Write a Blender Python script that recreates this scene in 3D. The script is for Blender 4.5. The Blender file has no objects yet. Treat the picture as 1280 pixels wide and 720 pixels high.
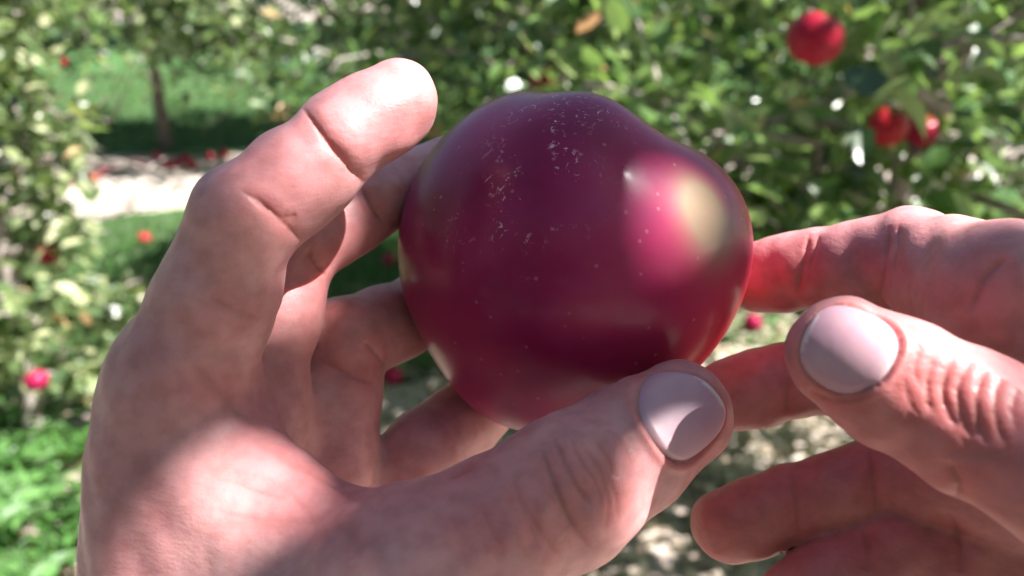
import bpy, math, random
import numpy as np
from mathutils import Vector

# ------------------------------------------------------------------ camera, sky, sun, exposure
SC = bpy.context.scene
F = 1000.0                      # focal length in pixels of the 1280 px wide photograph
PITCH = math.radians(22)
CAM = np.array([0.0, 0.0, 1.45])
FWD = np.array([0, math.cos(PITCH), -math.sin(PITCH)])
UP = np.array([0, math.sin(PITCH), math.cos(PITCH)])
RT = np.array([1.0, 0, 0])
cam = bpy.data.cameras.new('camera'); cob = bpy.data.objects.new('camera', cam)
SC.collection.objects.link(cob); SC.camera = cob
cob.location = CAM; cob.rotation_euler = (math.pi/2 - PITCH, 0, 0)
cam.sensor_width = 36; cam.lens = 36*F/1280; cam.clip_start = 0.01; cam.clip_end = 500
cam.dof.use_dof = True; cam.dof.focus_distance = 0.170; cam.dof.aperture_fstop = 12.0

SUN_CAM = np.array([0.60, 0.67, 0.40])    # towards the sun: right, up, towards the viewer
sd = RT*SUN_CAM[0] + UP*SUN_CAM[1] - FWD*SUN_CAM[2]; sd /= np.linalg.norm(sd)
sun = bpy.data.lights.new('sun', 'SUN'); sun.energy = 5.0; sun.angle = math.radians(0.53); sun.color = (1.0, 0.96, 0.94)
sob = bpy.data.objects.new('sun', sun); SC.collection.objects.link(sob)
sob.rotation_euler = Vector(sd).to_track_quat('Z', 'Y').to_euler()
W = bpy.data.worlds.new('World'); SC.world = W; W.use_nodes = True
nt = W.node_tree; sky = nt.nodes.new('ShaderNodeTexSky'); sky.sky_type = 'NISHITA'; sky.sun_disc = False
sky.sun_elevation = math.asin(sd[2]); sky.sun_rotation = math.atan2(sd[0], sd[1])
nt.links.new(sky.outputs[0], nt.nodes['Background'].inputs[0]); nt.nodes['Background'].inputs[1].default_value = 0.05
SC.view_settings.view_transform = 'Standard'; SC.view_settings.look = 'None'
SC.view_settings.exposure = 1.95; SC.view_settings.gamma = 1
SC.cycles.max_bounces = 8; SC.cycles.transparent_max_bounces = 8

COL = SC.collection
rng = np.random.default_rng(7); random.seed(7)

def P(px, py, d):
    "a point seen at photograph pixel (px, py), d metres in front of the camera"
    return CAM + FWD*d + RT*((px-640)*d/F) + UP*((360-py)*d/F)
def proj(p):
    q = np.asarray(p) - CAM; d = q@FWD
    return 640 + F*(q@RT)/d, 360 - F*(q@UP)/d, d
def nrm(v): return v/np.linalg.norm(v)
def ground_at(px, py, z=0.0):
    r = FWD + RT*(px-640)/F + UP*(360-py)/F
    return CAM + r*((z-CAM[2])/r[2])

# ------------------------------------------------------------------ object helpers
def tag(o, label=None, cat=None, group=None, kind=None):
    for k, v in (('label', label), ('category', cat), ('group', group), ('kind', kind)):
        if v: o[k] = v
    return o
def empty(name, loc):
    o = bpy.data.objects.new(name, None); COL.objects.link(o); o.location = loc; o.empty_display_size = .05; return o
def mesh_np(name, V, Fc, smooth=True):
    me = bpy.data.meshes.new(name)
    V = np.ascontiguousarray(V, dtype=np.float32)
    me.vertices.add(len(V)); me.vertices.foreach_set('co', V.ravel())
    if isinstance(Fc, np.ndarray):
        n, k = Fc.shape; tot = np.full(n, k, np.int32); idx = Fc.ravel()
    else:
        tot = np.array([len(f) for f in Fc], np.int32); idx = np.fromiter((i for f in Fc for i in f), np.int32)
        n = len(tot)
    st = np.concatenate([[0], np.cumsum(tot)[:-1]]).astype(np.int32)
    me.loops.add(len(idx)); me.loops.foreach_set('vertex_index', idx.astype(np.int32))
    me.polygons.add(n); me.polygons.foreach_set('loop_start', st); me.polygons.foreach_set('loop_total', tot)
    me.polygons.foreach_set('use_smooth', np.full(n, smooth))
    me.update(calc_edges=True); me.validate()
    return me
def obj(name, V, Fc, mat, parent=None, smooth=True, attrs=None, origin=None):
    V = np.asarray(V, float)
    if origin is None and parent is None: origin = (V.min(0)+V.max(0))/2
    if parent is not None: origin = np.array(parent.location)
    me = mesh_np(name, V-origin, Fc, smooth)
    if attrs:
        for k, a in attrs.items():
            at = me.attributes.new(k, 'FLOAT', 'POINT'); at.data.foreach_set('value', np.asarray(a, np.float32))
    me.materials.append(mat)
    o = bpy.data.objects.new(name, me); COL.objects.link(o)
    if parent is not None: o.parent = parent
    else: o.location = origin
    return o

# ------------------------------------------------------------------ materials
def mat(name):
    m = bpy.data.materials.new(name); m.use_nodes = True
    return m, m.node_tree, m.node_tree.nodes['Principled BSDF']
def N(nt, t, **k):
    n = nt.nodes.new(t)
    for a, b in k.items():
        if a.startswith('_'): setattr(n, a[1:], b)
        else: n.inputs[a.replace('__', ' ')].default_value = b
    return n
def ramp(nt, src, stops):
    r = nt.nodes.new('ShaderNodeValToRGB'); e = r.color_ramp.elements
    while len(e) < len(stops): e.new(0.5)
    for i, (p, c) in enumerate(stops):
        e[i].position = p; e[i].color = (*c, 1) if len(c) == 3 else c
    nt.links.new(src, r.inputs[0]); return r
def mixc(nt, fac, a, b, mode='MIX'):
    m = nt.nodes.new('ShaderNodeMix'); m.data_type = 'RGBA'; m.blend_type = mode
    for s, v in ((0, fac), (6, a), (7, b)):
        if hasattr(v, 'is_linked') or hasattr(v, 'links'): nt.links.new(v, m.inputs[s])
        else: m.inputs[s].default_value = v if s == 0 else (*v, 1)
    return m.outputs[2]
def attr(nt, n):
    a = nt.nodes.new('ShaderNodeAttribute'); a.attribute_name = n; return a.outputs['Fac']
def objco(nt, scale=1.0):
    tc = nt.nodes.new('ShaderNodeTexCoord'); return tc.outputs['Object']

def skin_material():
    m, nt, b = mat('skin')
    L = nt.links.new; co = objco(nt)
    n1 = N(nt, 'ShaderNodeTexNoise', Scale=45.0, Detail=3.0); L(co, n1.inputs['Vector'])
    n2 = N(nt, 'ShaderNodeTexNoise', Scale=260.0, Detail=4.0); L(co, n2.inputs['Vector'])
    base = ramp(nt, n1.outputs['Fac'], [(.30, (.445, .195, .20)), (.5, (.51, .25, .248)), (.70, (.56, .305, .29))]).outputs[0]
    c = mixc(nt, attr(nt, 'red'), base, (.50, .145, .14))
    mot = ramp(nt, n2.outputs['Fac'], [(.35, (.82, .74, .73)), (.6, (1.06, 1.05, 1.05))]).outputs[0]
    c = mixc(nt, .7, c, mot, 'MULTIPLY')
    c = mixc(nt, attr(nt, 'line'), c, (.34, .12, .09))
    L(c, b.inputs['Base Color'])
    b.inputs['Subsurface Weight'].default_value = .75
    b.inputs['Subsurface Radius'].default_value = (1.0, .30, .16); b.inputs['Subsurface Scale'].default_value = .0042
    b.inputs['Roughness'].default_value = .46; b.inputs['Specular IOR Level'].default_value = .42
    # fine skin relief: cells and small cross-lines
    v = N(nt, 'ShaderNodeTexVoronoi', Scale=1150.0, _feature='DISTANCE_TO_EDGE'); L(co, v.inputs['Vector'])
    n3 = N(nt, 'ShaderNodeTexNoise', Scale=520.0, Detail=5.0, Roughness=.65); L(co, n3.inputs['Vector'])
    mp = N(nt, 'ShaderNodeMapping'); mp.inputs['Scale'].default_value = (1, 1, 3.2); mp.inputs['Rotation'].default_value = (.5, .5, 0); L(co, mp.inputs['Vector'])
    n4 = N(nt, 'ShaderNodeTexNoise', Scale=330.0, Detail=3.0); L(mp.outputs[0], n4.inputs['Vector'])
    b1 = N(nt, 'ShaderNodeBump', Strength=.25, Distance=.0002); L(v.outputs['Distance'], b1.inputs['Height'])
    b2 = N(nt, 'ShaderNodeBump', Strength=.13, Distance=.0005); L(n3.outputs['Fac'], b2.inputs['Height']); L(b1.outputs[0], b2.inputs['Normal'])
    b3 = N(nt, 'ShaderNodeBump', Strength=.2, Distance=.0005); L(n4.outputs['Fac'], b3.inputs['Height']); L(b2.outputs[0], b3.inputs['Normal'])
    L(b3.outputs[0], b.inputs['Normal'])
    return m
def nail_material():
    m, nt, b = mat('nail'); L = nt.links.new; co = objco(nt)
    n = N(nt, 'ShaderNodeTexNoise', Scale=130.0, Detail=2.0); L(co, n.inputs['Vector'])
    c = ramp(nt, n.outputs['Fac'], [(.35, (.45, .25, .31)), (.65, (.52, .31, .35))]).outputs[0]
    c = mixc(nt, attr(nt, 'free'), c, (.66, .50, .50))
    L(c, b.inputs['Base Color'])
    b.inputs['Subsurface Weight'].default_value = .5; b.inputs['Subsurface Radius'].default_value = (1, .4, .3); b.inputs['Subsurface Scale'].default_value = .002
    b.inputs['Roughness'].default_value = .42; b.inputs['Specular IOR Level'].default_value = .5
    w = N(nt, 'ShaderNodeTexNoise', Scale=300.0, Detail=2.0); L(co, w.inputs['Vector'])
    bp = N(nt, 'ShaderNodeBump', Strength=.15, Distance=.0003); L(w.outputs['Fac'], bp.inputs['Height']); L(bp.outputs[0], b.inputs['Normal'])
    return m
def apple_material(name='apple_skin', hero=True):
    m, nt, b = mat(name); L = nt.links.new; co = objco(nt)
    sc = 1.0
    n = N(nt, 'ShaderNodeTexNoise', Scale=22.0, Detail=3.0); L(co, n.inputs['Vector'])
    c = ramp(nt, n.outputs['Fac'], [(.3, (.15, .004, .042)), (.5, (.26, .007, .068)), (.72, (.37, .013, .066))]).outputs[0]
    # russet and green in the stem bowl, streaks that fan out of it
    if not hero:        # every orchard apple has its own ripeness
        oi = nt.nodes.new('ShaderNodeObjectInfo'); c = mixc(nt, oi.outputs["Random"], c, (.30, .014, .020))
    c = mixc(nt, attr(nt, 'bowl'), c, (.32, .26, .07))
    if hero:
        c = mixc(nt, attr(nt, 'sunny'), c, (.62, .018, .014))  # brighter red painted low on the right for the glow of a sunlit rim
        c = mixc(nt, attr(nt, 'pale'), c, (.30, .29, .15))
        nb = N(nt, 'ShaderNodeTexNoise', Scale=38.0, Detail=4.0, Roughness=.6); L(co, nb.inputs['Vector'])
        bl = ramp(nt, nb.outputs['Fac'], [(.35, (0, 0, 0)), (.75, (.16, .16, .16))]).outputs[0]
        c = mixc(nt, bl, c, (.30, .15, .30))
        # lenticels
        v = N(nt, 'ShaderNodeTexVoronoi', Scale=240.0); L(co, v.inputs['Vector'])
        dots = ramp(nt, v.outputs['Distance'], [(.07, (.5, .5, .5)), (.13, (0, 0, 0))]).outputs[0]
        c = mixc(nt, dots, c, (.45, .18, .20))
        # rubbed marks, inside the scuffed patch only
        v2 = N(nt, 'ShaderNodeTexNoise', Scale=330.0, Detail=4.0, Roughness=.75, Distortion=1.8); L(co, v2.inputs['Vector'])
        sp = ramp(nt, v2.outputs['Fac'], [(.585, (0, 0, 0)), (.635, (1, 1, 1))]).outputs[0]
        v3 = N(nt, 'ShaderNodeTexNoise', Scale=85.0, Detail=2.0); L(co, v3.inputs['Vector'])
        sp3 = ramp(nt, v3.outputs['Fac'], [(.47, (0, 0, 0)), (.56, (1, 1, 1))]).outputs[0]
        mm = N(nt, 'ShaderNodeMath', _operation='MULTIPLY'); L(sp, mm.inputs[0]); L(attr(nt, 'scuff'), mm.inputs[1])
        mn = N(nt, 'ShaderNodeMath', _operation='MULTIPLY'); L(mm.outputs[0], mn.inputs[0]); L(sp3, mn.inputs[1])
        c = mixc(nt, mn.outputs[0], c, (.82, .55, .58))
    L(c, b.inputs['Base Color'])
    b.inputs['Roughness'].default_value = .33 if hero else .30; b.inputs['IOR'].default_value = 1.36
    b.inputs['Specular IOR Level'].default_value = .26
    b.inputs['Subsurface Weight'].default_value = .15; b.inputs['Subsurface Radius'].default_value = (1, .2, .1); b.inputs['Subsurface Scale'].default_value = .004
    if hero:
        b.inputs['Coat Weight'].default_value = .22; b.inputs['Coat Roughness'].default_value = .16; b.inputs['Coat IOR'].default_value = 1.4
        b.inputs['Sheen Weight'].default_value = .02; b.inputs['Sheen Roughness'].default_value = .5; b.inputs['Sheen Tint'].default_value = (.8, .75, 1, 1)
        nn = N(nt, 'ShaderNodeTexNoise', Scale=300.0, Detail=3.0); L(co, nn.inputs['Vector'])
        rr = N(nt, 'ShaderNodeMapRange'); rr.inputs['To Min'].default_value = .28; rr.inputs['To Max'].default_value = .37; L(nn.outputs['Fac'], rr.inputs[0]); L(rr.outputs[0], b.inputs['Roughness'])
        bp = N(nt, 'ShaderNodeBump', Strength=.12, Distance=.0003); L(nn.outputs['Fac'], bp.inputs['Height']); L(bp.outputs[0], b.inputs['Normal'])
    return m
def leaf_material(name, stops, rough=.33):
    m, nt, b = mat(name); L = nt.links.new
    c = ramp(nt, attr(nt, 'tone'), stops).outputs[0]
    co = objco(nt); n = N(nt, 'ShaderNodeTexNoise', Scale=60.0, Detail=2.0); L(co, n.inputs['Vector'])
    mot = ramp(nt, n.outputs['Fac'], [(.3, (.75, .75, .75)), (.7, (1.1, 1.1, 1.1))]).outputs[0]
    c = mixc(nt, .8, c, mot, 'MULTIPLY')
    gm = nt.nodes.new('ShaderNodeNewGeometry')          # the underside of a leaf is paler and duller
    pl = mixc(nt, .55, c, (.27, .32, .21)); c = mixc(nt, gm.outputs['Backfacing'], c, pl)
    L(c, b.inputs['Base Color']); b.inputs['Roughness'].default_value = rough; b.inputs['Specular IOR Level'].default_value = .7
    tr = nt.nodes.new('ShaderNodeBsdfTranslucent'); 
    tc = mixc(nt, 1.0, c, (1.5, 1.9, .7), 'MULTIPLY'); L(tc, tr.inputs['Color'])
    ms = nt.nodes.new('ShaderNodeMixShader'); ms.inputs[0].default_value = .28
    L(b.outputs[0], ms.inputs[1]); L(tr.outputs[0], ms.inputs[2]); L(ms.outputs[0], nt.nodes['Material Output'].inputs['Surface'])
    return m
def bark_material(name, a, bcol):
    m, nt, b = mat(name); L = nt.links.new; co = objco(nt)
    mp = N(nt, 'ShaderNodeMapping'); mp.inputs['Scale'].default_value = (1, 1, .3); L(co, mp.inputs['Vector'])
    n = N(nt, 'ShaderNodeTexNoise', Scale=40.0, Detail=5.0, Roughness=.7); L(mp.outputs[0], n.inputs['Vector'])
    c = ramp(nt, n.outputs['Fac'], [(.35, a), (.65, bcol)]).outputs[0]; L(c, b.inputs['Base Color'])
    b.inputs['Roughness'].default_value = .85
    bp = N(nt, 'ShaderNodeBump', Strength=.7, Distance=.006); L(n.outputs['Fac'], bp.inputs['Height']); L(bp.outputs[0], b.inputs['Normal'])
    return m
def ground_material(name, stops, s1=2.0, s2=60.0, bump=.02):
    m, nt, b = mat(name); L = nt.links.new; co = objco(nt)
    n = N(nt, 'ShaderNodeTexNoise', Scale=s2, Detail=5.0, Roughness=.7); L(co, n.inputs['Vector'])
    n1 = N(nt, 'ShaderNodeTexNoise', Scale=s1, Detail=4.0); L(co, n1.inputs['Vector'])
    mx = N(nt, 'ShaderNodeMath', _operation='ADD'); L(n.outputs['Fac'], mx.inputs[0]); L(n1.outputs['Fac'], mx.inputs[1])
    hf = N(nt, 'ShaderNodeMath', _operation='MULTIPLY'); L(mx.outputs[0], hf.inputs[0]); hf.inputs[1].default_value = .5
    c = ramp(nt, hf.outputs[0], stops).outputs[0]; L(c, b.inputs['Base Color']); b.inputs['Roughness'].default_value = .95
    bp = N(nt, 'ShaderNodeBump', Strength=.8, Distance=bump); L(n.outputs['Fac'], bp.inputs['Height']); L(bp.outputs[0], b.inputs['Normal'])
    return m
M_SKIN = skin_material(); M_NAIL = nail_material(); M_APPLE = apple_material(); M_APPLE2 = apple_material('orchard_apple_skin', False)
M_LEAF = leaf_material('apple_leaf', [(0, (.022, .048, .018)), (.3, (.055, .115, .028)), (.6, (.11, .19, .045)), (.9, (.26, .33, .12)), (.94, (.34, .26, .12)), (1, (.50, .26, .12))])
M_LEAFP = leaf_material('pale_apple_leaf', [(0, (.04, .075, .025)), (.3, (.09, .14, .05)), (.6, (.24, .28, .13)), (.9, (.42, .42, .25)), (1, (.5, .3, .15))])
M_LEAF_FAR = leaf_material('far_leaf', [(0, (.030, .060, .022)), (.5, (.07, .12, .035)), (1, (.28, .33, .16))], .5)
M_FERN = leaf_material('weed_leaf', [(0, (.05, .14, .03)), (1, (.11, .25, .06))], .5)
M_GRASS = leaf_material('grass_blade', [(0, (.035, .11, .02)), (1, (.10, .24, .045))], .5)
M_LITTER = leaf_material('dry_leaf', [(0, (.07, .045, .03)), (.4, (.30, .22, .16)), (1, (.62, .52, .44))], .8)
M_BARK = bark_material('bark', (.13, .10, .085), (.42, .37, .33)); M_BARKD = bark_material('dark_bark', (.07, .05, .04), (.26, .21, .18))
M_STEM = bark_material('apple_stem', (.10, .06, .03), (.22, .15, .08))

# ------------------------------------------------------------------ the ground
def sheet(name, poly, z, m):
    V = np.array([(x, y, z) for x, y in poly]); o = obj(name, V, [list(range(len(V)))], m, smooth=False, origin=np.zeros(3)); return tag(o, kind='structure')
sheet('ground', [(-150, -40), (150, -40), (150, 250), (-150, 250)], 0, ground_material('soil', [(.38, (.10, .075, .055)), (.47, (.36, .29, .24)), (.58, (.56, .48, .42))], 1.5, 35))
def strip(name, y0, y1, z, m, slope=-.0, x0=-14, x1=14, wob=.12):
    xs = np.linspace(x0, x1, 60); r = np.random.default_rng(int(y0*10))
    a = [(x, y0+slope*x+r.normal(0, wob)) for x in xs]; b = [(x, y1+slope*x+r.normal(0, wob)) for x in xs[::-1]]
    return sheet(name, a+b, z, m)
GRASSM = ground_material('turf', [(.38, (.020, .065, .014)), (.55, (.045, .13, .025)), (.68, (.08, .17, .035))], 1.2, 45)
PALE = ground_material('dry_path', [(.35, (.24, .19, .15)), (.5, (.47, .40, .34)), (.65, (.62, .55, .48))], 1.5, 30)
strip('grass_strip', 2.75, 5.0, .004, GRASSM, .12)
strip('dirt_path', 5.15, 6.8, .008, PALE, .12)
strip('grass_strip', 6.8, 24.0, .004, GRASSM, .12)

# ------------------------------------------------------------------ implicit surfaces for the hands
class Grid:
    def __init__(s, lo, hi, h):
        s.lo = np.array(lo); s.h = h; s.n = np.ceil((np.array(hi)-s.lo)/h).astype(int)+1
    def full(s, v=.03): return np.full(s.n, v, np.float32)
    def box(s, lo, hi):
        a = np.clip(((lo-s.lo)/s.h).astype(int), 0, s.n-1); b = np.clip(np.ceil((hi-s.lo)/s.h).astype(int)+1, 1, s.n)
        return tuple(slice(i, j) for i, j in zip(a, b))
    def pts(s, sl):
        ax = [(s.lo[i]+np.arange(sl[i].start, sl[i].stop)*s.h).astype(np.float32) for i in range(3)]
        return np.meshgrid(*ax, indexing='ij', sparse=True)
def smin(a, b, k):
    h = np.clip(.5+.5*(b-a)/k, 0, 1)
    return b+(a-b)*h-k*h*(1-h)
def d_cone(X, a, b, ra, rb, fl=None, ff=1.0):
    ab = b-a; L2 = ab@ab+1e-12
    px, py, pz = X[0]-a[0], X[1]-a[1], X[2]-a[2]
    t = np.clip((px*ab[0]+py*ab[1]+pz*ab[2])/L2, 0, 1)
    dx, dy, dz = px-t*ab[0], py-t*ab[1], pz-t*ab[2]
    if fl is not None:      # squash along fl: distance component scaled
        c = (dx*fl[0]+dy*fl[1]+dz*fl[2])*(1/ff-1)
        dx, dy, dz = dx+c*fl[0], dy+c*fl[1], dz+c*fl[2]
    return np.sqrt(dx*dx+dy*dy+dz*dz)-(ra+(rb-ra)*t)
def d_tri(X, a, b, c, r):
    p = np.stack(np.broadcast_arrays(X[0], X[1], X[2]), -1).astype(np.float32)
    ba, pa, cb, pb, ac, pc = b-a, p-a, c-b, p-b, a-c, p-c
    n = np.cross(ba, ac)
    s = np.sign(pa@np.cross(ba, n))+np.sign(pb@np.cross(cb, n))+np.sign(pc@np.cross(ac, n))
    def ed(e, q):
        t = np.clip((q@e)/(e@e), 0, 1)[..., None]; w = e*t-q; return (w*w).sum(-1)
    d2 = np.minimum(np.minimum(ed(ba, pa), ed(cb, pb)), ed(ac, pc))
    return np.sqrt(np.where(s < 2, d2, (pa@n)**2/(n@n)))-r
class Body:
    "palm primitives + fingers; a finger melts into the palm but never into the next finger"
    def __init__(s): s.palm = []; s.fingers = []
    def bounds(s, prims):
        P_ = np.array([q for pr in prims for q in pr[1]]); R_ = max(pr[2] for pr in prims)
        return P_.min(0)-R_-.008, P_.max(0)+R_+.008
    def build(s, h=.0008, clip=None):
        lo, hi = s.bounds(s.palm+[p for f in s.fingers for p in f[0]])
        if clip is not None: lo = np.maximum(lo, clip[0]); hi = np.minimum(hi, clip[1])
        g = Grid(lo, hi, h); s.g = g
        def union(arr, prims):
            for fn, pts, R_, k in prims:
                pt = np.array(pts); sl = g.box(pt.min(0)-R_-.012, pt.max(0)+R_+.012)
                arr[sl] = smin(arr[sl], fn(g.pts(sl)), k)
        palm = g.full(); union(palm, s.palm)
        tot = palm.copy()
        for prims, k in s.fingers:
            l, hh = s.bounds(prims); sl = g.box(l-.006, hh+.006)
            a = g.full(); union(a, prims)
            tot[sl] = np.minimum(tot[sl], smin(a[sl], palm[sl], k))
        s.f = tot; return s
    def sample(s, p):
        q = (np.asarray(p)-s.g.lo)/s.g.h; q = np.clip(q, 0, s.g.n-1.001); i = q.astype(int); t = q-i; f = s.f
        r = 0
        for dx in (0, 1):
            for dy in (0, 1):
                for dz in (0, 1):
                    w = (t[..., 0] if dx else 1-t[..., 0])*(t[..., 1] if dy else 1-t[..., 1])*(t[..., 2] if dz else 1-t[..., 2])
                    r = r+w*f[i[..., 0]+dx, i[..., 1]+dy, i[..., 2]+dz]
        return r
    def grad(s, p, e=.0012):
        p = np.asarray(p); g = np.stack([s.sample(p+np.eye(3)[i]*e)-s.sample(p-np.eye(3)[i]*e) for i in range(3)], -1)
        return g/(np.linalg.norm(g, axis=-1, keepdims=True)+1e-9)
    def inb(s, p): return np.all((p >= s.g.lo) & (p <= s.g.lo+(s.g.n-1)*s.g.h))
    def hit(s, o, d, t0, t1, st=.0004):
        t = np.arange(t0, t1, st); p = o+d*t[:, None]
        v = s.sample(p); inb = np.all((p >= s.g.lo) & (p <= s.g.lo+(s.g.n-1)*s.g.h), 1); v = np.where(inb, v, .03)
        k = np.argmax(v < 0)
        if v[k] >= 0: return None
        if k == 0: return p[0]
        u = v[k-1]/(v[k-1]-v[k]+1e-12); return p[k-1]+(p[k]-p[k-1])*u
    def see(s, px, py):
        r = FWD+RT*(px-640)/F+UP*(360-py)/F
        return s.hit(CAM, r, .08, .30)
    def mesh(s):
        f = s.f; n = np.array(f.shape)
        ins = f < 0
        c = ins[:-1, :-1, :-1].astype(np.int8)
        sgn = 0
        cor = [(a, b, d) for a in (0, 1) for b in (0, 1) for d in (0, 1)]
        for a, b, d in cor: sgn = sgn+ins[a:n[0]-1+a, b:n[1]-1+b, d:n[2]-1+d].astype(np.int8)
        ii = np.argwhere((sgn > 0) & (sgn < 8))
        ids = np.full(n-1, -1, np.int32); ids[tuple(ii.T)] = np.arange(len(ii))
        val = {cc: f[ii[:, 0]+cc[0], ii[:, 1]+cc[1], ii[:, 2]+cc[2]] for cc in cor}
        S = np.zeros((len(ii), 3)); K = np.zeros(len(ii))
        for A in cor:
            for ax in range(3):
                if A[ax] == 0:
                    B = list(A); B[ax] = 1; B = tuple(B)
                    va, vb = val[A], val[B]; m = (va < 0) != (vb < 0)
                    t = np.where(m, va/(va-vb+1e-20), 0)
                    pt = np.tile(np.array(A, float), (len(ii), 1)); pt[:, ax] = t
                    S += pt*m[:, None]; K += m
        V = s.g.lo+(ii+S/K[:, None])*s.g.h
        Q = []
        for ax in range(3):
            sl0 = [slice(1, -1)]*3; sl0[ax] = slice(0, -1); sl1 = list(sl0); sl1[ax] = slice(1, None)
            a = ins[tuple(sl0)]; b = ins[tuple(sl1)]
            e = np.argwhere(a != b); off = np.array([1, 1, 1]); off[ax] = 0; e = e+off
            u, v = (ax+1) % 3, (ax+2) % 3
            eu, ev = np.eye(3, dtype=int)[u], np.eye(3, dtype=int)[v]
            q = np.stack([ids[tuple((e-eu-ev).T)], ids[tuple((e-ev).T)], ids[tuple(e.T)], ids[tuple((e-eu).T)]], 1)
            fl = ~ins[tuple(e.T)]
            q[fl] = q[fl][:, ::-1]
            Q.append(q)
        Q = np.concatenate(Q); Q = Q[(Q >= 0).all(1)]
        return V, Q
def seg(a, b, ra, rb, k=.0025, fl=None, ff=1.0):
    a, b = np.array(a), np.array(b)
    return (lambda X: d_cone(X, a, b, ra, rb, fl, ff), (a, b), max(ra, rb), k)
def tri(a, b, c, r, k=.006):
    return (lambda X: d_tri(X, a, b, c, r), (a, b, c), r, k)
def finger(J, R_, pad=None, padk=.10, fl=None, ff=1.0, k=.007):
    """J joints mcp, pip, dip, tip centre; R_ their radii. Pads swell the palmar side between joints."""
    pr = []
    J = [np.array(j) for j in J]
    for i in range(len(J)-1):
        a, b, ra, rb = J[i], J[i+1], R_[i], R_[i+1]
        m = (a+b)/2; rm = (ra+rb)/2*(.955 if i < len(J)-2 else 1.0)
        pr.append(seg(a, m, ra, rm, .003, fl, ff)); pr.append(seg(m, b, rm, rb, .003, fl, ff))
        if pad is not None:
            q = a+(b-a)*(.50 if i < len(J)-2 else .72); ln = (b-a)*.13
            pr.append(seg(q-ln+pad*rm*.30, q+ln+pad*rm*.30, rm*.80, rm*.80, .004))
    return (pr, k)

def curve(pts, n=14):
    pts = [np.array(p, float) for p in pts]; out = []
    P_ = [2*pts[0]-pts[1]]+pts+[2*pts[-1]-pts[-2]]
    for i in range(1, len(P_)-2):
        for t in np.linspace(0, 1, n, endpoint=False):
            a, b, c, d = P_[i-1:i+3]
            out.append(.5*((2*b)+(-a+c)*t+(2*a-5*b+4*c-d)*t*t+(-a+3*b-3*c+d)*t**3))
    out.append(pts[-1]); return np.array(out)
def polydist(V, C):
    best = np.full(len(V), 1e9); par = np.zeros(len(V))
    for i in range(len(C)-1):
        a, b = C[i], C[i+1]; ab = b-a; t = np.clip(((V-a)@ab)/(ab@ab+1e-15), 0, 1)
        d = np.linalg.norm(V-(a+t[:, None]*ab), axis=1); m = d < best
        best[m] = d[m]; par[m] = ((i+t)/(len(C)-1))[m]
    return best, par

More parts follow.
